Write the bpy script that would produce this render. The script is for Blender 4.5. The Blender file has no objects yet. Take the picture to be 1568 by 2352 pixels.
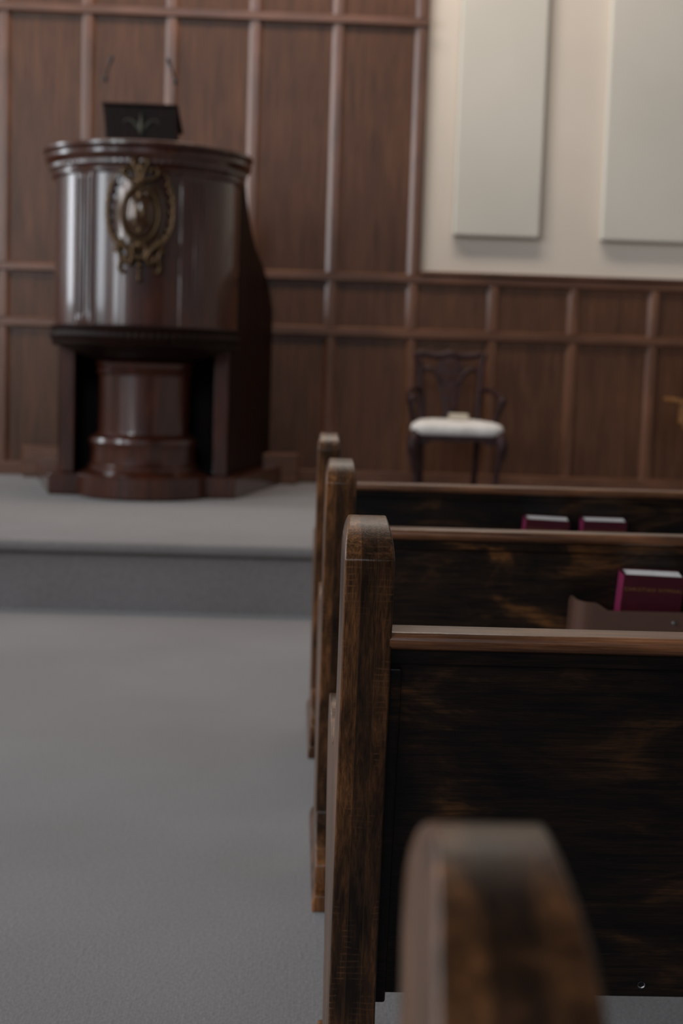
import bpy, bmesh, math, random
from mathutils import Vector, Matrix
random.seed(4)
PI = math.pi
C = bpy.context.scene.collection
SC = bpy.context.scene

# ------------------------------------------------------------------ numbers
EYE = 0.971            # camera height
PX = 0.0562            # aisle face of the pew ends
TH = 0.0537            # pew end thickness
CR = 1.506             # y of the first sharp pew's rear edge, pews are 1 m apart
ZP = 0.275             # platform height
YR = 5.49              # platform riser
YW = 8.53              # panelled wall

# ------------------------------------------------------------------ helpers
def link(name, me, mat=None, parent=None, smooth=False):
    o = bpy.data.objects.new(name, me); C.objects.link(o)
    if mat: me.materials.append(mat)
    if parent: o.parent = parent
    if smooth:
        for p in me.polygons: p.use_smooth = True
    return o
def obj(name, bm, mat=None, parent=None, smooth=False, bevel=0, seg=2, sharp=40):
    bmesh.ops.recalc_face_normals(bm, faces=bm.faces)
    me = bpy.data.meshes.new(name); bm.to_mesh(me); bm.free()
    o = link(name, me, mat, parent, smooth)
    if smooth:
        try: me.set_sharp_from_angle(angle=math.radians(sharp))
        except Exception: pass
    if bevel:
        m = o.modifiers.new('bevel', 'BEVEL'); m.width = bevel; m.segments = seg
        m.limit_method = 'ANGLE'; m.angle_limit = math.radians(32)
        m.harden_normals = False
    return o
def tag(o, label, cat, group=None, kind=None):
    o['label'] = label; o['category'] = cat
    if group: o['group'] = group
    if kind: o['kind'] = kind
    return o
def thing(name, label, cat, loc=(0, 0, 0), rotz=0, group=None, kind=None):
    o = bpy.data.objects.new(name, None); C.objects.link(o)
    o.empty_display_size = 0.1
    o.location = loc; o.rotation_euler = (0, 0, rotz)
    return tag(o, label, cat, group, kind)
def dup(root, loc, label, rot=None, group=None):
    r = root.copy(); C.objects.link(r); r.location = loc
    if rot is not None: r.rotation_euler = rot
    r['label'] = label
    if group: r['group'] = group
    for ch in list(root.children):
        c = ch.copy(); C.objects.link(c); c.parent = r
        for g in list(ch.children):
            d = g.copy(); C.objects.link(d); d.parent = c
    return r
def box(bm, x0, x1, y0, y1, z0, z1):
    v = [bm.verts.new(p) for p in ((x0,y0,z0),(x1,y0,z0),(x1,y1,z0),(x0,y1,z0),(x0,y0,z1),(x1,y0,z1),(x1,y1,z1),(x0,y1,z1))]
    for f in ((3,2,1,0),(4,5,6,7),(0,1,5,4),(1,2,6,5),(2,3,7,6),(3,0,4,7)): bm.faces.new([v[i] for i in f])
    return v
def bx(*a):
    bm = bmesh.new(); box(bm, *a); return bm
def prism(bm, pts, a, b, fn):
    """polygon pts swept from a to b; fn(u,v,w) gives the 3-D point"""
    A = [bm.verts.new(fn(u, v, a)) for u, v in pts]
    B = [bm.verts.new(fn(u, v, b)) for u, v in pts]
    n = len(pts)
    bm.faces.new(A); bm.faces.new(B[::-1])
    for i in range(n): bm.faces.new((A[i], B[i], B[(i+1) % n], A[(i+1) % n]))
    return A, B
XP = lambda u, v, w: (w, u, v)      # profile in y,z swept along x
YP = lambda u, v, w: (u, w, v)      # profile in x,z swept along y
ZPF = lambda u, v, w: (u, v, w)     # profile in x,y swept along z
def catmull(pts, n=6, closed=False):
    out = []; L = len(pts)
    rng = range(L if closed else L - 1)
    for i in rng:
        g = lambda k: Vector(pts[k % L] if closed else pts[max(0, min(L - 1, k))])
        p0, p1, p2, p3 = g(i-1), g(i), g(i+1), g(i+2)
        for j in range(n):
            t = j / n
            out.append(tuple(0.5*((2*p1) + (p2-p0)*t + (2*p0-5*p1+4*p2-p3)*t*t + (3*p1-p0-3*p2+p3)*t**3)))
    if not closed: out.append(tuple(pts[-1]))
    return out
def tube(bm, pts, rad, n=8, closed=False, flat=1.0, up=None):
    """round or flattened tube through pts; rad number or list"""
    P = [Vector(p) for p in pts]; L = len(P); rings = []
    ref = Vector(up) if up else Vector((0, 1, 0))
    for i in range(L):
        if closed: d = P[(i+1) % L] - P[i-1]
        else: d = P[min(L-1, i+1)] - P[max(0, i-1)]
        d.normalize()
        a = d.cross(ref)
        if a.length < 1e-3: a = d.cross(Vector((1, 0, 0)))
        a.normalize(); b = d.cross(a).normalized()
        r = rad[i] if isinstance(rad, (list, tuple)) else rad
        rings.append([bm.verts.new(P[i] + a*(r*math.cos(2*PI*k/n)) + b*(r*flat*math.sin(2*PI*k/n))) for k in range(n)])
    for i in range(L if closed else L-1):
        A, B = rings[i], rings[(i+1) % L]
        for k in range(n): bm.faces.new((A[k], A[(k+1) % n], B[(k+1) % n], B[k]))
    if not closed:
        bm.faces.new(rings[0][::-1]); bm.faces.new(rings[-1])
def lathe(bm, prof, cx=0, cy=0, n=64, rf=None, a0=0, a1=2*PI, cap=False):
    full = abs(a1-a0-2*PI) < 1e-4; m = n if full else n+1
    rings = []
    for r, z in prof:
        ring = []
        for k in range(m):
            a = a0 + (a1-a0)*k/n
            rr = r + (rf(a, z) if rf else 0)
            ring.append(bm.verts.new((cx+rr*math.sin(a), cy-rr*math.cos(a), z)))
        rings.append(ring)
    for i in range(len(rings)-1):
        A, B = rings[i], rings[i+1]
        for k in range(n if full else n):
            k2 = (k+1) % m
            bm.faces.new((A[k], A[k2], B[k2], B[k]))
    if cap:
        bm.faces.new(rings[0][::-1]); bm.faces.new(rings[-1])
def ball(bm, c, r, s=(1, 1, 1), u=10, v=7):
    res = bmesh.ops.create_uvsphere(bm, u_segments=u, v_segments=v, radius=r)
    for w in res['verts']: w.co = Vector((w.co.x*s[0]+c[0], w.co.y*s[1]+c[1], w.co.z*s[2]+c[2]))

# ------------------------------------------------------------------ materials
class NT:
    def __init__(s, name):
        s.m = bpy.data.materials.new(name); s.m.use_nodes = True
        s.t = s.m.node_tree; s.n = s.t.nodes; s.l = s.t.links
        s.b = s.n['Principled BSDF']; s.tc = s.n.new('ShaderNodeTexCoord')
    def node(s, k, **kw):
        o = s.n.new(k)
        for a, v in kw.items(): setattr(o, a, v)
        return o
    def mapping(s, sc, loc=(0,0,0), coord='Object'):
        m = s.node('ShaderNodeMapping'); m.inputs['Scale'].default_value = sc; m.inputs['Location'].default_value = loc
        if not hasattr(s, 'oi'):
            s.oi = s.node('ShaderNodeObjectInfo'); s.vm = s.node('ShaderNodeVectorMath', operation='MULTIPLY_ADD')
            s.l.new(s.oi.outputs['Location'], s.vm.inputs[0]); s.vm.inputs[1].default_value = (0, 2.37, 0)
            s.l.new(s.tc.outputs[coord], s.vm.inputs[2])
        s.l.new(s.vm.outputs[0], m.inputs[0]); return m.outputs[0]
    def noise(s, vec, scale, detail=4, rough=.55, dist=0):
        o = s.node('ShaderNodeTexNoise'); o.inputs['Scale'].default_value = scale
        o.inputs['Detail'].default_value = detail; o.inputs['Roughness'].default_value = rough; o.inputs['Distortion'].default_value = dist
        s.l.new(vec, o.inputs['Vector']); return o.outputs['Fac']
    def ramp(s, fac, stops):
        r = s.node('ShaderNodeValToRGB'); e = r.color_ramp.elements
        while len(e) < len(stops): e.new(0.5)
        for i, (p, c) in enumerate(stops):
            e[i].position = p; e[i].color = (*c, 1) if len(c) == 3 else c
        s.l.new(fac, r.inputs[0]); return r.outputs[0]
    def mix(s, fac, a, b, mode='MIX'):
        m = s.node('ShaderNodeMix', data_type='RGBA', blend_type=mode)
        for sock, v in ((m.inputs[0], fac), (m.inputs[6], a), (m.inputs[7], b)):
            if isinstance(v, (int, float)): sock.default_value = v
            elif isinstance(v, tuple): sock.default_value = (*v, 1)
            else: s.l.new(v, sock)
        return m.outputs[2]
    def bump(s, h, st, d=.01):
        b = s.node('ShaderNodeBump'); b.inputs['Strength'].default_value = st; b.inputs['Distance'].default_value = d
        s.l.new(h, b.inputs['Height']); s.l.new(b.outputs[0], s.b.inputs['Normal'])
    def set(s, **kw):
        for k, v in kw.items():
            k = k.replace('_', ' ')
            if hasattr(v, 'is_linked') or hasattr(v, 'links'): s.l.new(v, s.b.inputs[k])
            else: s.b.inputs[k].default_value = (*v, 1) if isinstance(v, tuple) and len(v) == 3 else v

def wood(name, dark, mid, light, axis='x', fine=1.0, rough=.35, coat=0.0, patch=.5, patch_sc=1.2, bump=.15, spec=.5, lo=.38, hi=.66, coat_rough=.12):
    t = NT(name)
    st = {'x': (1, 14, 14), 'y': (14, 1, 14), 'z': (14, 14, 1)}[axis]
    g = t.noise(t.mapping(tuple(k*fine for k in st)), 6, 6, .65, .3)
    st2 = {'x': (2.2, 90, 90), 'y': (90, 2.2, 90), 'z': (90, 90, 2.2)}[axis]
    f = t.noise(t.mapping(tuple(k*fine for k in st2)), 5, 3, .6)
    st3 = {'x': (1, 3.2, 3.2), 'y': (3.2, 1, 3.2), 'z': (3.2, 3.2, 1)}[axis]
    p = t.noise(t.mapping(st3, (3.1, 1.7, .4)), patch_sc*3, 5, .6, .5)
    col = t.ramp(g, [(.3, dark), (.52, mid), (.75, light)])
    pr = t.ramp(p, [(lo, (1-patch,)*3), (hi, (1+patch*.8,)*3)])
    col = t.mix(1.0, col, pr, 'MULTIPLY')
    fr = t.ramp(f, [(.38, (.55, .55, .55)), (.6, (1.12, 1.12, 1.12))])
    col = t.mix(.75, col, fr, 'MULTIPLY')
    t.set(Base_Color=col, Roughness=rough, Coat_Weight=coat, Coat_Roughness=coat_rough, Specular_IOR_Level=spec)
    if bump: t.bump(f, bump, .002)
    return t.m

# pew timber: almost black stain with golden rubs where the grain shows through
M = {}
def panel_wood():
    t = NT('pew_panel_oak')
    p = t.noise(t.mapping((1.5, 3.2, 4.2), (1.3, 0, 2.1)), 2.6, 7, .62, .9)
    g = t.noise(t.mapping((2.6, 40, 46)), 3.2, 5, .68, .8)
    f = t.noise(t.mapping((9, 150, 190)), 4, 3, .6)
    col = t.ramp(p, [(.40, (.0032,.0020,.0015)), (.55, (.011,.0052,.0028)), (.69, (.060,.025,.0085)), (.80, (.085,.038,.013))])
    col = t.mix(1, col, t.ramp(g, [(.34, (.30,.30,.32)), (.50, (.95,.95,.95)), (.66, (1.7,1.6,1.45))]), 'MULTIPLY')
    col = t.mix(.7, col, t.ramp(f, [(.35, (.5,.5,.5)), (.6, (1.2,1.2,1.2))]), 'MULTIPLY')
    # pale open pores
    q = t.ramp(t.noise(t.mapping((16, 240, 260), (5, 1, 2)), 3, 2, .5), [(.68, (0,0,0)), (.76, (.35,.35,.35))])
    col = t.mix(q, col, (.05,.042,.036))
    # panel colour is lighter on the third pew only
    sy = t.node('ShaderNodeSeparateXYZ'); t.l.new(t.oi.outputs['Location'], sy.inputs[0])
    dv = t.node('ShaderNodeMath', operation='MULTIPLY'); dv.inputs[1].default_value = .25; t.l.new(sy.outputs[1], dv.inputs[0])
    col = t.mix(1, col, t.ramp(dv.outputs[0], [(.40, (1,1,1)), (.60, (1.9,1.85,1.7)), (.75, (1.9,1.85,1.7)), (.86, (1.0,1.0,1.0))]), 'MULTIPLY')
    t.set(Base_Color=col, Roughness=.44, Specular_IOR_Level=.32)
    t.bump(f, .3, .002)
    return t.m
M['pew_panel'] = panel_wood()
M['pew_rail'] = wood('pew_rail_oak', (.05,.018,.008), (.16,.062,.026), (.30,.125,.055), 'x', .8, .3, .15, .35, 1.0, .3)
M['seat'] = wood('pew_seat_oak', (.004,.002,.0013), (.014,.0065,.003), (.04,.018,.008), 'x', .9, .35, 0, .6)

def end_wood():
    """laminated oak end: three boards side by side with ray fleck across them"""
    t = NT('pew_end_oak')
    g = t.noise(t.mapping((16, 16, 1.3)), 7, 6, .7, .4)
    f = t.noise(t.mapping((130, 130, 5)), 4, 3, .6)
    p = t.noise(t.mapping((3, 3, 1)), 4.5, 4, .6, .4)
    col = t.ramp(g, [(.3, (.014,.0070,.0036)), (.52, (.054,.0240,.0102)), (.78, (.150,.064,.024))])
    col = t.mix(1, col, t.ramp(p, [(.36, (.35,.35,.38)), (.66, (2.0,1.9,1.75))]), 'MULTIPLY')
    col = t.mix(.7, col, t.ramp(f, [(.36, (.45,.45,.45)), (.6, (1.2,1.2,1.2))]), 'MULTIPLY')
    # ray flecks, short bright cross lines
    w = t.node('ShaderNodeTexWave', wave_type='BANDS', bands_direction='Z')
    w.inputs['Scale'].default_value = 42; w.inputs['Distortion'].default_value = 5; w.inputs['Detail'].default_value = 2; w.inputs['Detail Scale'].default_value = .8
    t.l.new(t.mapping((.5, .5, 1)), w.inputs[0])
    fl = t.ramp(w.outputs['Fac'], [(.80, (0,0,0)), (.97, (1,1,1))])
    p2 = t.noise(t.mapping((14, 5, 6), (7,2,1)), 2.2, 3, .6)
    fm = t.ramp(p2, [(.52, (0,0,0)), (.66, (.75,.75,.75))])
    mm = t.mix(1, fl, fm, 'MULTIPLY')
    col = t.mix(mm, col, (.095,.042,.018))
    # boards by object x
    sx = t.node('ShaderNodeSeparateXYZ'); t.l.new(t.tc.outputs['Object'], sx.inputs[0])
    k = t.node('ShaderNodeMath', operation='MULTIPLY'); k.inputs[1].default_value = 3/TH; t.l.new(sx.outputs[0], k.inputs[0])
    fr = t.node('ShaderNodeMath', operation='FRACT'); t.l.new(k.outputs[0], fr.inputs[0])
    fl2 = t.node('ShaderNodeMath', operation='FLOOR'); t.l.new(k.outputs[0], fl2.inputs[0])
    bv = t.ramp(t.node('ShaderNodeMath').outputs[0], [(0, (1,1,1)), (1, (1,1,1))])
    dv = t.node('ShaderNodeMath', operation='DIVIDE'); dv.inputs[1].default_value = 3; t.l.new(fl2.outputs[0], dv.inputs[0])
    br = t.ramp(dv.outputs[0], [(0.0, (1.5,1.45,1.35)), (.32, (.62,.64,.7)), (.6, (.95,.92,.9))])
    col = t.mix(1, col, br, 'MULTIPLY')
    ed = t.ramp(fr.outputs[0], [(0, (1,1,1)), (.045, (0,0,0)), (.96, (0,0,0)), (1, (1,1,1))])
    col = t.mix(t.mix(1, ed, (.4,.4,.4), 'MULTIPLY'), col, (.085,.04,.018))
    t.set(Base_Color=col, Roughness=.33, Coat_Weight=.15, Coat_Roughness=.25, Specular_IOR_Level=.28)
    t.bump(f, .25, .0015)
    return t.m
M['pew_end'] = end_wood()
M['panelling'] = wood('wall_panelling', (.078,.031,.0145), (.098,.040,.019), (.120,.051,.0245), 'z', .35, .42, .08, .16, .7, .03, coat_rough=.35, spec=.35)
M['stile'] = wood('panelling_stile', (.11,.044,.022), (.145,.060,.031), (.18,.078,.042), 'z', .35, .34, .4, .25, .7, .02, coat_rough=.3)
M['rail'] = wood('panelling_rail', (.11,.044,.022), (.145,.060,.031), (.18,.078,.042), 'x', .35, .36, .25, .25, .7, .02, coat_rough=.3)
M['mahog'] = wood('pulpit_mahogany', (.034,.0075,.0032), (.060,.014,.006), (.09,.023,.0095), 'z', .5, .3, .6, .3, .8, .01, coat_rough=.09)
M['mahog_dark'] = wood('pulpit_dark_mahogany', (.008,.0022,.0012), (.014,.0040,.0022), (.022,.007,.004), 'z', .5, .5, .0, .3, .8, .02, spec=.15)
M['chair'] = wood('chair_mahogany', (.016,.0055,.0058), (.036,.0145,.0150), (.07,.031,.033), 'z', 1, .5, .0, .2, 1, .05, spec=.25)
M['oak'] = wood('golden_oak', (.14,.06,.015), (.30,.13,.035), (.42,.19,.06), 'x', 1, .4, .2, .2, 1, .05)

def plain(name, col, rough=.5, metal=0, **kw):
    t = NT(name)
    n = t.noise(t.mapping((1,1,1)), 30, 3)
    c = t.mix(1, col, t.ramp(n, [(.3, (.9,.9,.9)), (.7, (1.08,1.08,1.08))]), 'MULTIPLY')
    t.set(Base_Color=c, Roughness=rough, Metallic=metal, **kw); return t.m
M['black'] = plain('black_plastic', (.006,.006,.007), .4)
M['gilt'] = plain('antique_gilt', (.10,.055,.022), .33, .6)
M['shield'] = plain('bronzed_shield', (.06,.028,.013), .2, .3, Coat_Weight=.6)
M['faint_gilt'] = plain('tarnished_gilt', (.05,.045,.03), .5, .5)
M['maroon'] = plain('maroon_cloth', (.050,.0022,.0075), .5)
M['maroon_edge'] = plain('maroon_spine', (.19,.018,.060), .42)
M['pages'] = plain('book_pages', (.90,.84,.80), .7)
M['title'] = plain('gold_title', (.22,.10,.025), .5, .1)
M['cushion'] = plain('ivory_upholstery', (.66,.63,.60), .85)
M['card'] = plain('cream_card', (.62,.55,.43), .7)
M['steel'] = plain('screw_steel', (.35,.35,.36), .35, .9)

def plaster(name, col, b=.05):
    t = NT(name)
    n = t.noise(t.mapping((1,1,1)), 180, 4); n2 = t.noise(t.mapping((1,1,1)), 1.2, 3)
    c = t.mix(1, col, t.ramp(n2, [(.3, (.95,.95,.95)), (.7, (1.04,1.04,1.04))]), 'MULTIPLY')
    t.set(Base_Color=c, Roughness=.9, Specular_IOR_Level=.2); t.bump(n, b, .002); return t.m
M['cream'] = plaster('cream_plaster', (.62,.55,.475))
M['fabric'] = plaster('cream_fabric_panel', (.55,.52,.46), .2)
M['sidewall'] = plaster('pale_side_wall', (.36,.34,.32))

def carpet():
    t = NT('grey_carpet')
    n = t.noise(t.mapping((1,1,1)), 420, 3, .7)
    n2 = t.noise(t.mapping((1,1,1)), 150, 4, .7)
    n3 = t.noise(t.mapping((1,1,1)), 1.6, 3, .5)
    w = t.node('ShaderNodeTexWave', wave_type='BANDS', bands_direction='X'); w.inputs['Scale'].default_value = 60; w.inputs['Distortion'].default_value = 1.5; w.inputs['Detail'].default_value = 1
    t.l.new(t.mapping((1,1,1)), w.inputs[0])
    c = t.mix(1, (.200,.184,.180), t.ramp(n, [(.3, (.62,.62,.62)), (.7, (1.35,1.35,1.35))]), 'MULTIPLY')
    c = t.mix(1, c, t.ramp(n2, [(.32, (.8,.8,.8)), (.68, (1.18,1.18,1.18))]), 'MULTIPLY')
    c = t.mix(.6, c, t.ramp(n3, [(.35, (.88,.86,.85)), (.65, (1.07,1.07,1.08))]), 'MULTIPLY')
    c = t.mix(.35, c, t.ramp(w.outputs['Fac'], [(0, (.85,.85,.85)), (1, (1.1,1.1,1.1))]), 'MULTIPLY')
    t.set(Base_Color=c, Roughness=.95, Specular_IOR_Level=.1, Sheen_Weight=.15)
    t.bump(n2, .6, .004); return t.m
M['carpet'] = carpet()

def acrylic():
    t = NT('smoked_acrylic')
    t.set(Base_Color=(.16,.085,.062), Roughness=.16, Specular_IOR_Level=.55, Coat_Weight=.4, Coat_Roughness=.06)
    tr = t.node('ShaderNodeBsdfTransparent'); tr.inputs[0].default_value = (.78,.62,.56,1)
    mx = t.node('ShaderNodeMixShader'); mx.inputs[0].default_value = .62
    out = t.n['Material Output']
    t.l.new(tr.outputs[0], mx.inputs[1]); t.l.new(t.b.outputs[0], mx.inputs[2]); t.l.new(mx.outputs[0], out.inputs[0])
    return t.m
M['acrylic'] = acrylic()

# ------------------------------------------------------------------ the setting
def struct(name, bm, mat, label, cat, **kw):
    o = obj(name, bm, mat, **kw); return tag(o, label, cat, kind='structure')
struct('floor', bx(-4.6, 4.6, -3.5, YW+.1, -.1, 0), M['carpet'], 'grey carpeted aisle floor beside the pews', 'floor')
# carpeted platform: riser and top with overhanging rounded nosing, one carpet
bm = bmesh.new()
pts = [(YR, 0), (YR, ZP-.052), (YR-.012, ZP-.050)] + [(YR-.022-.018*math.sin(a), ZP-.024-.024*math.cos(a)) for a in [PI*k/8 for k in range(9)]] + [(YR+.3, ZP), (YW+.1, ZP), (YW+.1, 0)]
prism(bm, pts, -4.6, 4.6, XP)
struct('platform', bm, M['carpet'], 'low grey carpeted platform with overhanging nosing in front of panelled wall', 'platform', smooth=True, sharp=50)

# front wall plaster
struct('wall_front', bx(-4.6, 4.6, YW+.05, YW+.2, 0, 5.2), M['cream'], 'cream plaster front wall above the wood wainscot', 'wall')
# wood panelling: recessed panels, stiles and rails
SW = .040
SX = [.188 + .4835*k for k in range(-9, 10)]
XE = .672 + SW           # right edge of the tall panelling
zR = [(ZP, ZP+.075), (1.150, 1.212), (1.474, 1.532), (2.952, 3.012), (4.3, 4.36)]
t1 = thing('trim_1', 'brown wood wall panelling with long recessed panels and rails', 'wall panelling', (0, 0, 0), kind='structure')
def panel_piece(x0, x1, z0, z1):
    obj('panel', bx(x0, x1, YW, YW+.05, z0, z1), M['panelling'], t1)
for i in range(len(SX)-1):
    a, b = SX[i]+SW-.005, SX[i+1]-SW+.005
    panel_piece(a, b, ZP, 1.16); panel_piece(a, b, 1.20, 1.49)
    if b < XE: panel_piece(a, b, 1.52, 2.97); panel_piece(a, b, 3.0, 4.32)
for i, x in enumerate(SX):
    for (za, zb) in ((zR[0][1], zR[1][0]), (zR[1][1], zR[2][0]), (zR[2][1], zR[3][0]), (zR[3][1], zR[4][0])):
        if za > 1.5 and x > .7: continue
        bm = bmesh.new()
        prism(bm, [(x-SW, YW), (x-SW+.022, YW-.020), (x+SW-.022, YW-.020), (x+SW, YW), (x+SW, YW+.05), (x-SW, YW+.05)], za-.004, zb+.004, ZPF)
        obj('stile', bm, M['stile'], t1)
def rail_bm(x0, x1, z0, z1, fillet, proud=.024):
    bm = bmesh.new()
    prism(bm, [(YW+.05, z0), (YW, z0), (YW-proud, z0+.010), (YW-proud, z1-.010), (YW, z1), (YW+.05, z1)], x0, x1, XP)
    if fillet:
        r = .035
        for x in SX:
            for s in (-1, 1):
                cx = x + s*(SW-.004)
                if not (x0 < cx < x1): continue
                p = [(cx, z0+.004)] + [(cx+s*(r-r*math.sin(a)), z0-(r-r*math.cos(a))+.004) for a in [PI/2*k/6 for k in range(7)]]
                prism(bm, p, YW-.014, YW+.01, YP)
    return bm
obj('rail', rail_bm(-4.6, 4.6, *zR[1], True), M['rail'], t1)
obj('rail', rail_bm(-4.6, 4.6, *zR[2], True), M['rail'], t1)
obj('rail', rail_bm(-4.6, XE, *zR[3], False, .03), M['rail'], t1)
obj('rail', rail_bm(-4.6, XE, *zR[4], False, .03), M['rail'], t1)
obj('rail', bx(XE, 4.6, YW-.035, YW+.05, 1.530, 1.552), M['rail'], t1, bevel=.006)
struct('baseboard_front', bx(-4.6, 4.6, YW-.035, YW+.05, ZP, ZP+.08), M['rail'], 'brown wood baseboard along the panelled wall', 'baseboard', bevel=.008)
# raised fabric panels on the plaster
def sound_panel(x0, x1, label):
    bm = bmesh.new()
    box(bm, x0, x1, YW-.012, YW+.05, 1.765, 4.1)
    o = obj('wall_panel', bm, M['fabric'], bevel=.016, seg=3)
    return tag(o, label, 'wall panel', 'raised fabric panels on the plaster wall')
sound_panel(.895, 1.412, 'tall raised cream fabric wall panel next to the edge of the wood panelling')
sound_panel(1.775, 2.292, 'tall raised cream fabric wall panel farther from wood panelling, at photo edge')

# left wall with four tall window openings, right side left open to the nave
bm = bmesh.new()
WX = -4.6
wins = [(-2.4, -1.0), (.3, 1.7), (3.6, 4.7), (7.4, 8.2)]
ys = [-3.5]
for a, b in wins: ys += [a, b]
ys += [YW+.2]
for i in range(0, len(ys), 2): box(bm, WX-.15, WX, ys[i], ys[i+1], 0, 5.2)
for a, b in wins:
    box(bm, WX-.15, WX, a, b, 0, 1.35); box(bm, WX-.15, WX, a, b, 4.7, 5.2)
struct('wall_left', bm, M['sidewall'], 'pale side wall with tall windows left of the aisle', 'wall')
for i, (a, b) in enumerate(wins):
    w = thing('window_%d' % (i+1), ['tall side window behind the camera', 'tall side window beside the near pews', 'tall side window before the platform', 'tall side window beside the pulpit'][i], 'window', (WX-.08, (a+b)/2, 1.35), kind='structure')
    hw = (b-a)/2
    bm = bmesh.new()
    for y0, y1, z0, z1 in ((-hw, -hw+.05, 0, 3.35), (hw-.05, hw, 0, 3.35), (-hw, hw, 0, .05), (-hw, hw, 3.3, 3.35), (-.015, .015, 0, 3.35), (-hw, hw, 1.6, 1.63)):
        box(bm, -.03, .03, y0, y1, z0, z1)
    obj('window_frame', bm, M['sidewall'], w)
    L = bpy.data.lights.new('window_daylight', 'AREA'); L.shape = 'RECTANGLE'; L.size = 3.3; L.size_y = b-a-.06
    L.energy = [110, 150, 105, 75][i]; L.color = (.87, .935, 1.0); L.specular_factor = [.3, .4, 1, 1][i]
    lo = bpy.data.objects.new('window_daylight', L); C.objects.link(lo)
    lo.location = (WX+.06, (a+b)/2, 3.02); lo.rotation_euler = (0, -PI/2, 0)

struct('wall_right', bx(4.6, 4.75, -3.5, YW+.2, 0, 5.2), M['sidewall'], 'pale plaster side wall to the right of the pews', 'wall')

# ------------------------------------------------------------------ pews
def end_mesh():
    # side profile (y forward from the rear edge, z up)
    crown = catmull([(0, .767), (.022, .786), (.052, .800), (.085, .806), (.112, .800), (.130, .782), (.136, .75)], 5)
    front = catmull([(.136, .75), (.132, .69), (.136, .63), (.150, .575), (.185, .525), (.235, .498), (.300, .510), (.355, .528), (.405, .527), (.432, .505), (.436, .465), (.415, .40), (.372, .32), (.330, .24), (.300, .17), (.292, .11), (.305, .070), (.335, .045), (.335, .030)], 5)
    foot = [(.0, .030)]
    rear = catmull([(-.030, .030), (-.036, .072), (-.022, .092), (.030, .118), (.058, .150)], 4) + [(.066, .25), (.045, .42), (.018, .60)]
    pts = crown + front[1:] + rear
    bm = bmesh.new()
    A, B = prism(bm, pts, 0, TH, XP)
    for v in bm.verts:
        if v.co.z > .768:
            k = min(1, (v.co.z-.768)/.038); k = k*k*.0055
            v.co.x += k if v.co.x < TH/2 else -k
    return bm
def pew(loc, label, first=None):
    if first: return dup(first, loc, label, group='dark wooden pews in a row facing the platform')
    t = thing('church_pew', label, 'pew', loc, group='dark wooden pews in a row facing the platform')
    L = 2.75
    e = obj('pew_end', end_mesh(), M['pew_end'], t, smooth=True, bevel=.0032, seg=2, sharp=28)
    f = bmesh.new()
    prism(f, [(-.0045, .016), (0.0, .030), (TH, .030), (TH+.0045, .016), (TH+.0045, 0), (-.0045, 0)], -.05, .47, lambda u, v, w: (u, w, v))
    obj('foot', f, M['pew_end'], e, bevel=.002)
    e2 = obj('pew_end', end_mesh(), M['pew_end'], t, smooth=True, bevel=.0032, seg=2, sharp=28); e2.location = (L, 0, 0)
    f = bmesh.new()
    prism(f, [(-.0045, .016), (0.0, .030), (TH, .030), (TH+.0045, .016), (TH+.0045, 0), (-.0045, 0)], -.05, .47, lambda u, v, w: (u, w, v))
    obj('foot', f, M['pew_end'], e2, bevel=.002)
    # top rail: bull-nosed towards the rear
    bm = bmesh.new()
    nose = [(.008+.0115-.0105*math.sin(a), .6765+.0100*math.cos(a)) for a in [PI*k/10 for k in range(11)]]
    prism(bm, nose + [(.062, .6665), (.066, .674), (.062, .686)], TH-.002, L+.002, XP)
    obj('top_rail', bm, M['pew_rail'], t, smooth=True, sharp=50)
    # cove strip under the rail
    bm = bmesh.new()
    prism(bm, [(.020, .667), (.022, .659), (.026, .650), (.045, .650), (.045, .667)], TH-.002, L+.002, XP)
    obj('moulding', bm, M['pew_panel'], t)
    # back panel leaning, with a slim stile at the aisle end
    def lean(z): return .030 + (.659-z)*.19
    bm = bmesh.new()
    prism(bm, [(lean(.655), .655), (lean(.235), .235), (lean(.235)+.02, .235), (lean(.655)+.02, .655)], TH-.002, L+.002, XP)
    bp = obj('backrest', bm, M['pew_panel'], t, bevel=.002)
    bm = bmesh.new()
    prism(bm, [(lean(.644)-.006, .644), (lean(.224)-.006, .224), (lean(.224)+.004, .224), (lean(.644)+.004, .644)], TH-.002, TH+.014, XP)
    obj('stile', bm, M['pew_panel'], t, bevel=.003)
    bm = bmesh.new()
    prism(bm, [(.110, .405), (.110, .44), (.38, .425), (.41, .415), (.405, .395), (.112, .385)], TH-.002, L+.002, XP)
    obj('seat', bm, M['seat'], t, bevel=.004)
    # screw low on the back
    bm = bmesh.new()
    lathe(bm, [(.0001, 0), (.0032, 0), (.0045, .0012), (.0045, .002)], n=16)
    s = obj('screw', bm, M['steel'], t, smooth=True)
    s.rotation_euler = (PI/2+.19, 0, 0); s.location = (.372, lean(.252)+.0004, .252)
    return t
P1 = pew((PX, CR, 0), 'dark oak pew whose sharp tall end panel stands just ahead of the blurred one')
P0 = pew((PX-.0085, CR-1.095, 0), 'nearest pew, its rounded end top large and blurred at bottom', P1)
P2 = pew((PX, CR+1, 0), 'dark oak pew with an acrylic holder and one maroon hymnal on its back', P1)
P3 = pew((PX, CR+2, 0), 'farthest pew, nearest the platform, two maroon hymnals behind it', P1)

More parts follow.
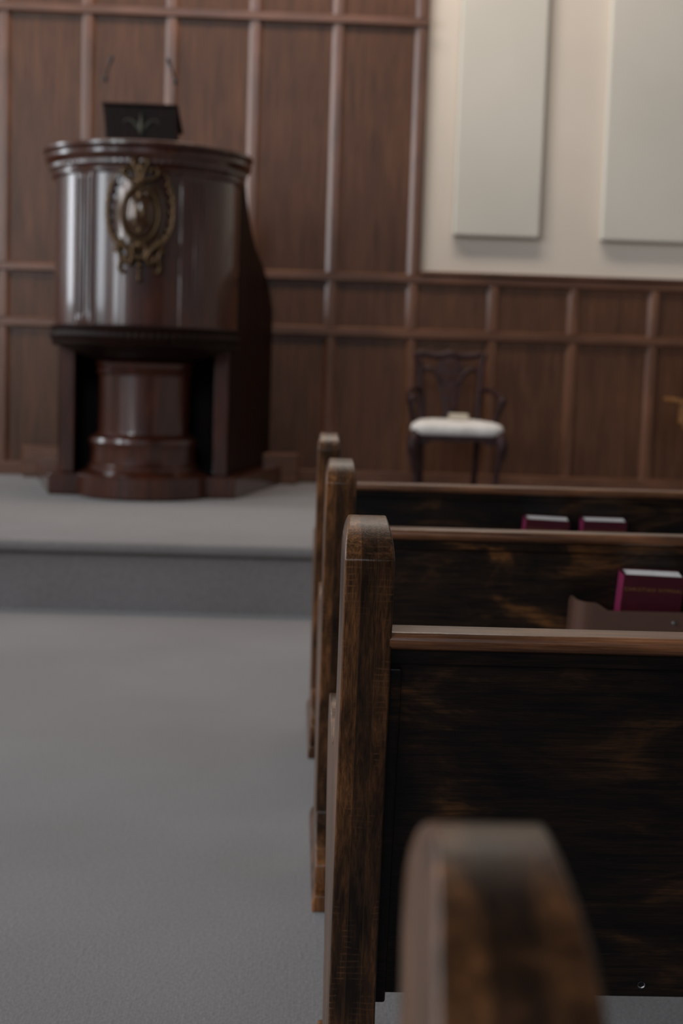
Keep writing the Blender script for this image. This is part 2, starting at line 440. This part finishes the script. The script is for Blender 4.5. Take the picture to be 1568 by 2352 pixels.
# ------------------------------------------------------------------ hymnals and holders
def lean_at(z): return .030 + (.659-z)*.19
LA = math.atan(.19)
def text_mesh(body, size):
    cu = bpy.data.curves.new('t', 'FONT'); cu.body = body; cu.size = size; cu.extrude = .0003; cu.align_x = 'CENTER'; cu.space_character = 1.28
    o = bpy.data.objects.new('t', cu); C.objects.link(o)
    dg = bpy.context.evaluated_depsgraph_get(); me = bpy.data.meshes.new_from_object(o.evaluated_get(dg))
    bpy.data.objects.remove(o); return me
BW, BT, BH = .114, .040, .172
def hymnal(label):
    """local: x across, y thickness (0 = back cover), z up; cover faces -y"""
    t = thing('hymnal', label, 'book', group='maroon hymnals on the pew backs')
    bm = bmesh.new()
    n = 8
    sp = [(.004-.004*math.sin(PI*k/n), -BT*k/n) for k in range(n+1)]     # rounded spine on the left
    prism(bm, [(BW, 0)] + [(x, y) for x, y in sp] + [(BW, -BT), (BW, -BT+.0025), (.007, -BT+.0025), (.007, -.0025), (BW, -.0025)], 0, BH, ZPF)
    obj('cover', bm, M['maroon'], t, bevel=.0008)
    bm = bmesh.new()
    out = [(x-.0007, y) for x, y in sp]
    prism(bm, [(x+.0003, y) for x, y in sp] + out[::-1], .0005, BH-.0005, ZPF)
    obj('spine', bm, M['maroon_edge'], t)['label'] = 'brighter plum cloth spine'
    obj('page_block', bx(.0065, BW-.003, -BT+.0023, -.0023, .003, BH-.0025), M['pages'], t)
    me = text_mesh('CHRISTIAN HYMNAL', .0092); me.materials.append(M['title'])
    o = bpy.data.objects.new('title', me); C.objects.link(o); o.parent = t
    o.rotation_euler = (PI/2, 0, 0); o.location = (BW/2+.003, -BT-.0001, BH-.030)
    return t
def holder(label):
    """smoked acrylic pocket, local: back at y=0, front lip towards -y"""
    t = thing('hymnal_holder', label, 'book holder', group='acrylic holders on the pew backs')
    W, D, th = .345, .062, .003
    R_ = .030
    # plan of the wall from back-left round to back-right
    plan = [(0, 0), (0, -.004), (0, -.009), (0, -.015), (0, -.022), (0, -D+R_)] + [(R_-R_*math.cos(a), -D+R_-R_*math.sin(a)) for a in [PI/2*k/8 for k in range(1, 9)]]
    plan += [(x, -D) for x in (.036, .044, .052, .060, .075, W-.075, W-.060, W-.052, W-.044, W-.036)]
    plan += [(W-R_+R_*math.sin(a), -D+R_-R_*math.cos(a)) for a in [PI/2*k/8 for k in range(9)]] + [(W, 0)]
    def top(x, y):
        e = min(x, W-x)
        if e < .034: base = .129
        elif e > .064: base = .114
        else:
            k = (e-.034)/.030; k = k*k*(3-2*k); base = .129-.015*k
        if y > -.032: base -= .016*((y+.032)/.032)**2.2
        return base
    bm = bmesh.new()
    cen = Vector((W/2, -D*.35))
    rows = []
    for i, (x, y) in enumerate(plan):
        a = Vector(plan[max(0, i-1)]); b = Vector(plan[min(len(plan)-1, i+1)]); d = (b-a).normalized()
        nrm = Vector((d.y, -d.x)) * -1      # inward
        if (cen-Vector((x, y))).dot(nrm) < 0: nrm = -nrm
        xi, yi = x+nrm.x*th, y+nrm.y*th
        tz = top(x, y)
        rows.append([bm.verts.new(p) for p in ((x, y, 0), (x, y, tz), (xi, yi, tz), (xi, yi, 0))])
    for i in range(len(rows)-1):
        for k in range(4):
            bm.faces.new((rows[i][k], rows[i+1][k], rows[i+1][(k+1) % 4], rows[i][(k+1) % 4]))
    bm.faces.new(rows[0]); bm.faces.new(rows[-1][::-1])
    obj('pocket', bm, M['acrylic'], t, smooth=True, sharp=40)
    bm = bmesh.new(); box(bm, .002, W-.002, -D+.002, -.001, -.002, .002); obj('base', bm, M['acrylic'], t)
    bm = bmesh.new()
    lathe(bm, [(.0001, .0022), (.003, .002), (.0042, .0), (.0042, -.001)], n=14)
    s = obj('screw', bm, M['steel'], t, smooth=True); s.rotation_euler = (PI/2, 0, 0); s.location = (.180, -D-.0002, .094)
    return t
def on_back(o, k, x, zbase, off=0.0, roll=0.0):
    o.location = (x, CR+k+lean_at(zbase)-.0006-off*math.cos(LA), zbase)
    # lean with the pew back, then a little tilt within its plane
    o.rotation_euler = (Matrix.Rotation(LA, 3, 'X') @ Matrix.Rotation(roll, 3, 'Y')).to_euler()
H2 = holder('smoked clear acrylic holder with raised corner, holding the nearest maroon hymnal'); on_back(H2, 1, .506, .452)
H3 = dup(H2, (0, 0, 0), 'smoked acrylic holder with two hymnals on the farthest pew back'); on_back(H3, 2, .50, .442)
B1 = hymnal('largest maroon hymnal standing in the acrylic holder, gold title across its cover'); on_back(B1, 1, .584, .457, .004, .028)
B2 = dup(B1, (0, 0, 0), 'maroon hymnal on the farthest pew back, left of two, bright plum spine'); on_back(B2, 2, .569, .449, .004, .03)
B3 = dup(B1, (0, 0, 0), 'maroon hymnal on the farthest pew back, right of two, duller cover'); on_back(B3, 2, .716, .448, .004, .008)

# ------------------------------------------------------------------ pulpit
AX, AY = -.785, 7.40
pul = thing('pulpit', 'tall round mahogany pulpit on a pedestal with gilded crest, on carpeted platform', 'pulpit', (AX, AY, ZP))
def Z(z): return z-ZP
def polyprism(name, mat, pts, z0, z1, **kw):
    bm = bmesh.new(); prism(bm, pts, Z(z0), Z(z1), ZPF); return obj(name, bm, mat, pul, **kw)
# flared plinth under the whole body, with a taller block against the wall
yb = YW-.036-AY
polyprism('plinth', M['mahog'], [(-.478, -.09), (.478, -.09), (.74, yb-.0), (-.76, yb)], ZP, ZP+.112, bevel=.01)
polyprism('step_block', M['rail'], [(-.80, yb-.16), (.80, yb-.16), (.80, yb), (-.84, yb)], ZP, ZP+.18, bevel=.008)
# circular pedestal
bm = bmesh.new()
lathe(bm, [(.001, Z(.276)), (.335, Z(.276)), (.343, Z(.285)), (.343, Z(.385)), (.322, Z(.400)), (.300, Z(.408)), (.285, Z(.42)), (.285, Z(.435)), (.272, Z(.445)), (.268, Z(.52)), (.276, Z(.54)), (.282, Z(.556)), (.276, Z(.575)), (.250, Z(.588)), (.240, Z(.600))], n=72)
obj('pedestal_base', bm, M['mahog'], pul, smooth=True, sharp=35)
bm = bmesh.new()
lathe(bm, [(.235, Z(.595)), (.232, Z(.62)), (.232, Z(.895)), (.240, Z(.900)), (.246, Z(.910)), (.240, Z(.922)), (.236, Z(.930)), (.246, Z(.945)), (.252, Z(.958)), (.24, Z(.966))], n=72)
obj('pedestal', bm, M['mahog'], pul, smooth=True, sharp=35)
bm = bmesh.new()
lathe(bm, [(.22, Z(.96)), (.245, Z(.972)), (.30, Z(.985)), (.37, Z(1.01)), (.43, Z(1.034)), (.455, Z(1.05)), (.455, Z(1.08))], n=72)
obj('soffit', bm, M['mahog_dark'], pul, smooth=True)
# lower carved band
def carve(a, z): return .0028*math.sin(a*84) if Z(1.058) < z < Z(1.11) else 0
bm = bmesh.new()
lathe(bm, [(.440, Z(1.034)), (.470, Z(1.040)), (.478, Z(1.052)), (.470, Z(1.060)), (.480, Z(1.075)), (.484, Z(1.09)), (.478, Z(1.106)), (.472, Z(1.112)), (.482, Z(1.122)), (.482, Z(1.134)), (.466, Z(1.142))], n=360, rf=carve)
obj('lower_moulding', bm, M['mahog_dark'], pul, smooth=True, sharp=60)
# the drum with two fluted pilasters
def pil(a, z):
    a = (a+PI) % (2*PI)-PI; d = abs(abs(math.degrees(a))-34)
    if d > 8.5: return 0
    r = .010
    u = (abs(math.degrees(a))-34)
    if abs(u) < 6.6 and Z(1.19) < z < Z(1.84):
        r -= (.012 if a < 0 else .005)*max(0, math.cos(u/13.2*5*2*PI))**.6 if math.cos(u/13.2*5*2*PI) > 0 else 0
    return r
bm = bmesh.new()
lathe(bm, [(.466, Z(z)) for z in (1.138, 1.185, 1.20, 1.5, 1.83, 1.845, 1.875)] + [(.44, Z(1.875)), (.44, Z(1.15)), (.001, Z(1.15))], n=540, rf=lambda a, z: pil(a, z))
obj('drum', bm, M['mahog'], pul, smooth=True, sharp=38)
# upper cornice
def dent(a, z): return -.003*(1 if math.sin(a*96) > 0 else 0) if Z(1.905) < z < Z(1.926) else 0
bm = bmesh.new()
lathe(bm, [(.450, Z(1.862)), (.478, Z(1.864)), (.486, Z(1.872)), (.488, Z(1.886)), (.478, Z(1.896)), (.480, Z(1.904)), (.498, Z(1.908)), (.498, Z(1.924)), (.502, Z(1.930)), (.514, Z(1.940)), (.522, Z(1.955)), (.520, Z(1.970)), (.510, Z(1.978)), (.524, Z(1.984)), (.530, Z(1.992)), (.530, Z(2.004)), (.522, Z(2.010)), (.43, Z(2.010)), (.43, Z(1.975)), (.445, Z(1.97)), (.445, Z(1.862))], n=480, rf=dent)
obj('cornice', bm, M['mahog'], pul, smooth=True, sharp=32)
bm = bmesh.new()
prism(bm, [(.435*math.sin(a), -.435*math.cos(a)) for a in [-1.75+3.5*k/24 for k in range(25)]], Z(1.978), Z(2.002), ZPF)
obj('shelf', bm, M['mahog_dark'], pul)
# posts and flared sides
for s in (-1, 1):
    polyprism('post', M['mahog'], [(s*.43, -.03), (s*.357, -.03), (s*.357, .05), (s*.43, .05)], ZP+.112, 1.045, bevel=.006)
    # side wall: plan line from (.43, 0) to (.63, back), top sweeps down to the rear
    ybk = YW-.036-AY
    top = catmull([(.30, 1.93), (.37, 1.82), (.48, 1.70), (.62, 1.60), (.80, 1.53), (.95, 1.44), (1.04, 1.35), (ybk, 1.30)], 5)
    top = [(y, z) for y, z in top]
    prof = [(.02, ZP+.112), (.02, 1.06), (.20, 1.06), (.20, 1.93)] + top + [(ybk, ZP+.112)]
    bm = bmesh.new()
    def side(u, v, w, s=s): return (s*(.425+.185*u - w), u, Z(v))
    prism(bm, prof, 0, .035, side)
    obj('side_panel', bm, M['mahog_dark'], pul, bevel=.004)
# recessed board behind the pedestal
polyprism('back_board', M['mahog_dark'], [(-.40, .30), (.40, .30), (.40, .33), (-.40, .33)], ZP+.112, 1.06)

# gilded crest on the drum
def on_drum(x, z, off=0.0):
    """point on the drum face: x metres round from crest centre, z relative to oval centre"""
    a = (x*.96+.013)/.47; r = .470+off
    return (r*math.sin(a), -r*math.cos(a), Z(1.675)+z)
bm = bmesh.new()
# back plate oval
rings = []
for j in range(9):
    k = j/8
    ring = []
    for i in range(48):
        a = 2*PI*i/48
        ring.append(bm.verts.new(on_drum(.128*k*math.sin(a), .185*k*math.cos(a)-.01, .012+.006*(1-k*k))))
    rings.append(ring)
for j in range(8):
    for i in range(48):
        bm.faces.new((rings[j][i], rings[j][(i+1) % 48], rings[j+1][(i+1) % 48], rings[j+1][i]))
bmesh.ops.remove_doubles(bm, verts=bm.verts, dist=1e-6)
crest = obj('crest', bm, M['shield'], pul, smooth=True); crest['label'] = 'antique gold and bronze carved crest'
def crest_part(name, fn, mat='gilt'):
    bm = bmesh.new(); fn(bm); return obj(name, bm, M[mat], crest, smooth=True, sharp=60)
def convex(bm):
    rings = []
    for j in range(11):
        k = max(j/10, 1e-3); ring = []
        for i in range(40):
            a = 2*PI*i/40
            ring.append(bm.verts.new(on_drum(.080*k*math.sin(a), .118*k*math.cos(a)-.008, .014+.040*math.sqrt(max(0, 1-k*k)))))
        rings.append(ring)
    for j in range(10):
        for i in range(40): bm.faces.new((rings[j][i], rings[j][(i+1) % 40], rings[j+1][(i+1) % 40], rings[j+1][i]))
    bm.faces.new(rings[0])
crest_part('oval_boss', convex, 'shield')
def oval_ring(bm):
    tube(bm, [on_drum(.088*math.sin(a), .128*math.cos(a)-.008, .022) for a in [2*PI*i/48 for i in range(48)]], .0085, 8, True)
crest_part('oval_rim', oval_ring)
def frame(bm):
    for s in (-1, 1):
        P = catmull([(s*.085, .190), (s*.118, .178), (s*.142, .125), (s*.157, .055), (s*.158, -.02), (s*.145, -.085), (s*.118, -.135), (s*.098, -.165), (s*.112, -.185), (s*.128, -.175)], 6)
        n = len(P)
        tube(bm, [on_drum(x, z, .020+.008*math.sin(PI*i/n)) for i, (x, z) in enumerate(P)], [.005+.005*math.sin(PI*i/n) for i in range(n)], 8)
        for q in range(9):    # leaf bosses along the right and left rim
            x, z = P[int(n*(.2+.07*q))]; ball(bm, on_drum(x*.93, z*.96, .028), .0105, (1, .8, 1.3))
crest_part('scroll_frame', frame)
def crown(bm):
    for s in (-1, 1):
        P = catmull([(s*.012, .150), (s*.05, .155), (s*.082, .178), (s*.075, .205), (s*.05, .200), (s*.045, .185)], 6)
        tube(bm, [on_drum(x, z, .030) for x, z in P], [.011-.006*i/len(P) for i in range(len(P))], 8)
        P = catmull([(s*.006, .158), (s*.02, .20), (s*.034, .228), (s*.026, .245), (s*.016, .235)], 6)
        tube(bm, [on_drum(x, z, .034) for x, z in P], [.012-.006*i/len(P) for i in range(len(P))], 8)
    ball(bm, on_drum(0, .205, .036), .017, (.9, .8, 1.9)); ball(bm, on_drum(0, .142, .040), .020, (1.5, .8, .9))
crest_part('crown_scroll', crown)
def motif(bm):
    ball(bm, on_drum(0, .075, .050), .013, (1, .6, 1.9)); ball(bm, on_drum(-.012, .0, .056), .011, (.9, .6, 4.2))
    ball(bm, on_drum(.014, .0, .055), .010, (.9, .6, 3.6)); ball(bm, on_drum(-.014, -.055, .050), .013, (1.2, .6, .9)); ball(bm, on_drum(0, -.085, .042), .012, (1, .7, 1.6))
crest_part('centre_motif', motif)
def lower(bm):
    for s in (-1, 1):
        P = catmull([(s*.10, -.135), (s*.075, -.16), (s*.05, -.185), (s*.035, -.215), (s*.045, -.24), (s*.066, -.235), (s*.068, -.213), (s*.055, -.208)], 6)
        tube(bm, [on_drum(x, z, .026) for x, z in P], [.016-.009*i/len(P) for i in range(len(P))], 8)
        P = catmull([(s*.115, -.155), (s*.098, -.19), (s*.092, -.23), (s*.098, -.265), (s*.085, -.285), (s*.070, -.272)], 6)
        tube(bm, [on_drum(x, z, .016) for x, z in P], [.012-.006*i/len(P) for i in range(len(P))], 8)
        P = catmull([(s*.01, -.15), (s*.03, -.168), (s*.028, -.20), (s*.012, -.22)], 5)
        tube(bm, [on_drum(x, z, .028) for x, z in P], .010, 8)
    ball(bm, on_drum(0, -.155, .026), .018, (1, .8, 1.2))
crest_part('lower_scroll', lower)
def drop(bm):
    for z, r, st in ((-.215, .014, 1.2), (-.250, .016, 1.1), (-.282, .011, 1.6), (-.312, .013, 1.5)): ball(bm, on_drum(0, z, .020), r, (.9, .8, st))
crest_part('pendant', drop)

# lectern desk on the pulpit shelf
lec = thing('lectern_desk', 'small near-black book desk standing on top of the pulpit', 'lectern', (AX-.010, AY-.30, 2.0022))
bm = bmesh.new()
prism(bm, [(-.162, 0), (.172, 0), (.178, .195), (-.184, .195)], -.015, .010, YP)
fb = obj('front_board', bm, M['mahog_dark'], lec, bevel=.003)
bm = bmesh.new()
prism(bm, [(-.03, .195), (-.03, .208), (.30, .130), (.30, .115)], -.185, .181, XP)
obj('desk_top', bm, M['mahog_dark'], lec, bevel=.003)
for s in (-1, 1):
    bm = bmesh.new(); prism(bm, [(.01, 0), (.01, .184), (.26, .124), (.22, 0)], s*.15-.009, s*.155+.009, XP)
    obj('side_board', bm, M['mahog_dark'], lec)
bm = bmesh.new()
for s in (-1, 1):
    P = catmull([(0, .075), (s*.022, .10), (s*.045, .125), (s*.075, .128), (s*.085, .112)], 5)
    tube(bm, [(x+.004, -.018, z) for x, z in P], [.010-.006*i/len(P) for i in range(len(P))], 6)
tube(bm, [(.004, -.018, .06), (.004, -.020, .10), (.004, -.018, .16)], [.007, .016, .004], 8)
ball(bm, (.004, -.018, .155), .010)
obj('emblem', bm, M['faint_gilt'], lec, smooth=True)

def microphone(x, s, label):
    """stem rises beside the desk, elbow, then slim head bending inwards"""
    t = thing('gooseneck_microphone', label, 'microphone', (x, AY+.03, 2.0022), group='gooseneck microphones on the pulpit')
    bm = bmesh.new(); tube(bm, [(0, 0, 0), (0, 0, .15), (s*.004, 0, .28), (s*-.002, 0, .375)], .0018, 8)
    obj('stem', bm, M['black'], t, smooth=True)
    bm = bmesh.new(); lathe(bm, [(.001, 0), (.018, 0), (.018, .008), (.006, .014), (.001, .014)], n=16); obj('mount', bm, M['black'], t, smooth=True, sharp=40)
    bm = bmesh.new(); ball(bm, (0, 0, 0), .012, (1, 1, 1.5)); j = obj('joint', bm, M['black'], t, smooth=True); j.location = (s*-.002, 0, .385)
    bm = bmesh.new(); tube(bm, [(s*-.002, 0, .385), (s*.010, -.01, .43), (s*.022, -.02, .455)], .0045, 8); obj('neck', bm, M['black'], t, smooth=True)
    bm = bmesh.new(); tube(bm, [(s*.022, -.02, .455), (s*.032, -.027, .480), (s*.036, -.030, .492)], [.007, .0095, .006], 10); obj('capsule', bm, M['black'], t, smooth=True)
    return t
microphone(AX-.228, 1, 'thin gooseneck microphone on the left side of the pulpit desk')
microphone(AX+.121, -1, 'thin gooseneck microphone on the right side of the pulpit desk')

# ------------------------------------------------------------------ armchair by the wall
CX, CY = .880, 7.98
ch = thing('armchair', 'carved dark mahogany armchair with ivory seat against the panelled wall', 'armchair', (CX, CY, ZP))
def part(name, fn, mat='chair', **kw):
    bm = bmesh.new(); fn(bm); return obj(name, bm, M[mat], ch, smooth=True, sharp=kw.pop('sharp', 45), **kw)
# upholstered seat, serpentine outline with domed top
def seat(bm):
    out = catmull([(-.262, -.235), (-.20, -.268), (-.10, -.262), (0, -.272), (.10, -.262), (.20, -.268), (.262, -.235), (.262, -.15), (.235, .05), (.205, .19), (.10, .20), (-.10, .20), (-.205, .19), (-.235, .05), (-.262, -.15)], 4, True)
    lv = [(.93, .355), (1.0, .368), (1.012, .388), (1.0, .406), (.95, .420), (.82, .432), (.6, .438), (.3, .440), (.02, .441)]
    rings = [[bm.verts.new((x*k, (y+.03)*k-.03, z)) for x, y in out] for k, z in lv]
    n = len(out)
    for j in range(len(rings)-1):
        for i in range(n): bm.faces.new((rings[j][i], rings[j][(i+1) % n], rings[j+1][(i+1) % n], rings[j+1][i]))
    bm.faces.new(rings[0][::-1]); bm.faces.new(rings[-1])
part('seat', seat, 'cushion', sharp=80)
part('apron', lambda bm: (prism(bm, [(-.245, .372), (-.245, .318), (-.19, .300), (-.14, .325), (0, .318), (.14, .325), (.19, .300), (.245, .318), (.245, .372)], -.245, -.225, YP),
    box(bm, -.225, -.205, -.23, .17, .32, .372), box(bm, .205, .225, -.23, .17, .32, .372), box(bm, -.19, .19, .16, .18, .32, .372)))
for s in (-1, 1):
    def cab(bm, s=s):
        P = catmull([(s*.240, -.232, .372), (s*.256, -.250, .330), (s*.262, -.258, .285), (s*.248, -.244, .21), (s*.236, -.230, .13), (s*.236, -.230, .065), (s*.246, -.242, .030), (s*.248, -.246, .012)], 5)
        n = len(P); key = [.026, .034, .032, .022, .016, .013, .022, .026]
        rr = []
        for i in range(n):
            u = i/(n-1)*(len(key)-1); a = int(min(u, len(key)-2)); rr.append(key[a]+(key[a+1]-key[a])*(u-a))
        tube(bm, P, rr, 10)
        ball(bm, (s*.248, -.248, .022), .029, (1, 1.1, .75))
    part('leg', cab)
    def rl(bm, s=s):
        tube(bm, catmull([(s*.176, .175, .37), (s*.172, .180, .25), (s*.168, .20, .12), (s*.166, .232, .001)], 5), .0185, 4)
    part('leg', rl)
    def post(bm, s=s):
        P = catmull([(s*.170, .180, .35), (s*.172, .190, .45), (s*.178, .205, .56), (s*.184, .225, .67), (s*.192, .250, .76), (s*.208, .264, .812)], 6)
        tube(bm, P, .021, 8, up=(0, 1, 0)); ball(bm, (s*.186, .24, .70), .024, (1.1, .7, 1.2))
    part('back_post', post)
    def arm(bm, s=s):
        P = catmull([(s*.182, .215, .600), (s*.225, .12, .612), (s*.262, 0, .585), (s*.275, -.085, .575), (s*.268, -.135, .560)], 6)
        tube(bm, P, [.015+.008*i/len(P) for i in range(len(P))], 8, up=(0, 0, 1))
        ball(bm, (s*.266, -.135, .548), .034, (.85, 1, 1.05))
    part('arm', arm)
    def support(bm, s=s):
        tube(bm, catmull([(s*.228, -.08, .35), (s*.238, -.06, .42), (s*.256, -.085, .48), (s*.266, -.125, .545)], 6), [.018]*18 + [.016], 8)
    part('arm_support', support)
def crest_rail(bm):
    P = catmull([(-.222, .266, .806), (-.185, .262, .818), (-.12, .262, .808), (-.06, .262, .806), (0, .262, .820), (.06, .262, .806), (.12, .262, .808), (.185, .262, .818), (.222, .266, .806)], 6)
    tube(bm, P, [.015+.007*math.sin(PI*i/(len(P)-1)) for i in range(len(P))], 8, flat=.8)
part('crest_rail', crest_rail)
def splat(bm):
    # carved vase-shaped splat with pierced openings, curved arms up to the posts
    key = [(.395, .060), (.42, .050), (.46, .034), (.50, .038), (.55, .050), (.60, .056), (.65, .062), (.70, .074), (.74, .070), (.78, .046), (.815, .040)]
    key = [(a, b*1.2) for a, b in key]
    def hw(z):
        for (za, wa), (zb, wb) in zip(key, key[1:]):
            if z <= zb: return wa+(wb-wa)*(z-za)/(zb-za)
        return key[-1][1]
    holes = [(.019, .520, .009, .016), (0, .455, .007, .018), (0, .59, .008, .026), (.030, .60, .008, .030), (.016, .675, .008, .020), (.045, .685, .010, .016), (0, .745, .010, .022), (.026, .765, .007, .018)]
    nx, nz = 24, 70
    def co(i, j):
        z = .395+(.815-.395)*j/nz; x = hw(z)*(2*i/nx-1)
        return x, z
    def solid(i, j):
        if not (0 <= i < nx and 0 <= j < nz): return False
        x, z = co(i+.5, j+.5)
        return not any(((abs(x)-hx)/rx)**2+((z-hz)/rz)**2 < 1 for hx, hz, rx, rz in holes)
    V = {}
    def vert(i, j, k):
        if (i, j, k) not in V:
            x, z = co(i, j); y = .185+(z-.395)*.17+.03*max(0, z-.6)
            V[(i, j, k)] = bm.verts.new((x, y-.007+.016*k-.004*(1-k)*math.cos(PI*(i/nx-.5)), z))
        return V[(i, j, k)]
    for i in range(nx):
        for j in range(nz):
            if not solid(i, j): continue
            q = ((i, j), (i+1, j), (i+1, j+1), (i, j+1))
            bm.faces.new([vert(a, b, 0) for a, b in q]); bm.faces.new([vert(a, b, 1) for a, b in q[::-1]])
            for n, (di, dj) in enumerate(((0, -1), (1, 0), (0, 1), (-1, 0))):
                if not solid(i+di, j+dj):
                    a, b = q[n], q[(n+1) % 4]
                    bm.faces.new([vert(*a, 0), vert(*a, 1), vert(*b, 1), vert(*b, 0)])
    for s in (-1, 1):
        tube(bm, catmull([(s*.050, .222, .640), (s*.085, .232, .700), (s*.125, .240, .730), (s*.160, .244, .722), (s*.188, .246, .690)], 6), .0145, 8, flat=.7)
    box(bm, -.065, .065, .175, .198, .375, .405)
part('splat', splat)
# small cream booklet on the seat
bm = bmesh.new(); box(bm, 0, .098, 0, .16, 0, .004); box(bm, .002, .096, .002, .158, .004, .026); box(bm, 0, .098, 0, .16, .026, .030)
bk = obj('booklet', bm, M['card'], bevel=.0015); bk.location = (CX-.030, CY-.16, ZP+.4408)
tag(bk, 'small cream booklet lying on the ivory chair seat', 'booklet')
ch.scale = (.94, 1, .965)
bk.location.z = ZP+.4425*.965

# golden oak chair at the right edge, mostly out of the picture
oc = thing('armchair', 'golden oak chair by the wall, only its arm showing at the photo edge', 'armchair', (2.45, 8.02, ZP))
def opart(name, fn):
    bm = bmesh.new(); fn(bm); return obj(name, bm, M['oak'], oc, bevel=.006)
opart('seat', lambda bm: box(bm, -.20, .20, -.22, .22, .39, .43))
for sx in (-1, 1):
    opart('leg', lambda bm: box(bm, sx*.15-.02, sx*.15+.02, -.22, -.18, 0, .39))
    opart('leg', lambda bm: box(bm, sx*.15-.02, sx*.15+.02, .18, .22, 0, .39))
    opart('back_post', lambda bm: box(bm, sx*.17-.02, sx*.17+.02, .185, .22, .43, .88))
    opart('arm', lambda bm: (prism(bm, [(sx*.372, .585), (sx*.25, .560), (sx*.25, .535), (sx*.372, .562)], -.24, .02, YP), prism(bm, [(sx*.31, .582), (sx*.17, .556), (sx*.17, .533), (sx*.31, .556)], .02, .20, YP)))
    opart('arm_support', lambda bm: box(bm, sx*.310-.022, sx*.310+.022, -.215, -.165, .44, .565))
opart('seat_frame', lambda bm: box(bm, -.31, .31, -.22, -.16, .43, .455))
opart('crest_rail', lambda bm: box(bm, -.16, .16, .19, .215, .78, .88))
for x in (-.10, -.05, 0, .05, .10): opart('slat', lambda bm: box(bm, x-.018, x+.018, .195, .21, .43, .785))

# ------------------------------------------------------------------ light
W = bpy.data.worlds.new('world'); SC.world = W; W.use_nodes = True
bg = W.node_tree.nodes['Background']; bg.inputs[0].default_value = (1, .93, .88, 1); bg.inputs[1].default_value = .045
def area(name, loc, target, sx, sy, e, col, spec=1.0):
    L = bpy.data.lights.new(name, 'AREA'); L.shape = 'RECTANGLE'; L.size = sx; L.size_y = sy; L.energy = e; L.color = col
    o = bpy.data.objects.new(name, L); C.objects.link(o); o.location = loc
    L.specular_factor = spec
    o.rotation_euler = (Vector(target)-Vector(loc)).to_track_quat('-Z', 'Y').to_euler(); return o
area('added_platform_wash', (-.3, 6.9, 5.6), (-.3, 8.3, 2.2), 3.6, .8, 168, (1, .88, .77), .06)  # added warm lamp with no fixture behind it, brightens the upper panelling
area('gallery_window_daylight', (-1.1, -8.5, 6.4), (-.5, 8, 1.8), 2.0, 2.6, 185, (.76, .87, 1))
area('added_rear_left_fill', (-7.0, -6.5, 4.2), (0, 4, .6), 3.0, 3.0, 190, (1, .95, .90), .5)  # added soft fill from behind left, stands in no window

# ------------------------------------------------------------------ camera
cam = bpy.data.cameras.new('camera'); co = bpy.data.objects.new('camera', cam); C.objects.link(co)
r = Vector((0.99904782, -0.03050289, 0.03119329)); u = Vector((-0.02792332, 0.10230684, 0.9943609)); f = Vector((0.03352217, 0.99428511, -0.10135768))
co.matrix_world = Matrix(((r.x, u.x, -f.x, 0), (r.y, u.y, -f.y, 0), (r.z, u.z, -f.z, EYE), (0, 0, 0, 1)))
cam.sensor_fit = 'VERTICAL'; cam.sensor_height = 36; cam.lens = 50.0; cam.clip_start = .02
cam.dof.use_dof = True; cam.dof.focus_distance = 1.54; cam.dof.aperture_fstop = 5.4; cam.dof.aperture_blades = 9
SC.camera = co
SC.view_settings.view_transform = 'Standard'; SC.view_settings.look = 'None'; SC.view_settings.exposure = 0; SC.view_settings.gamma = 1
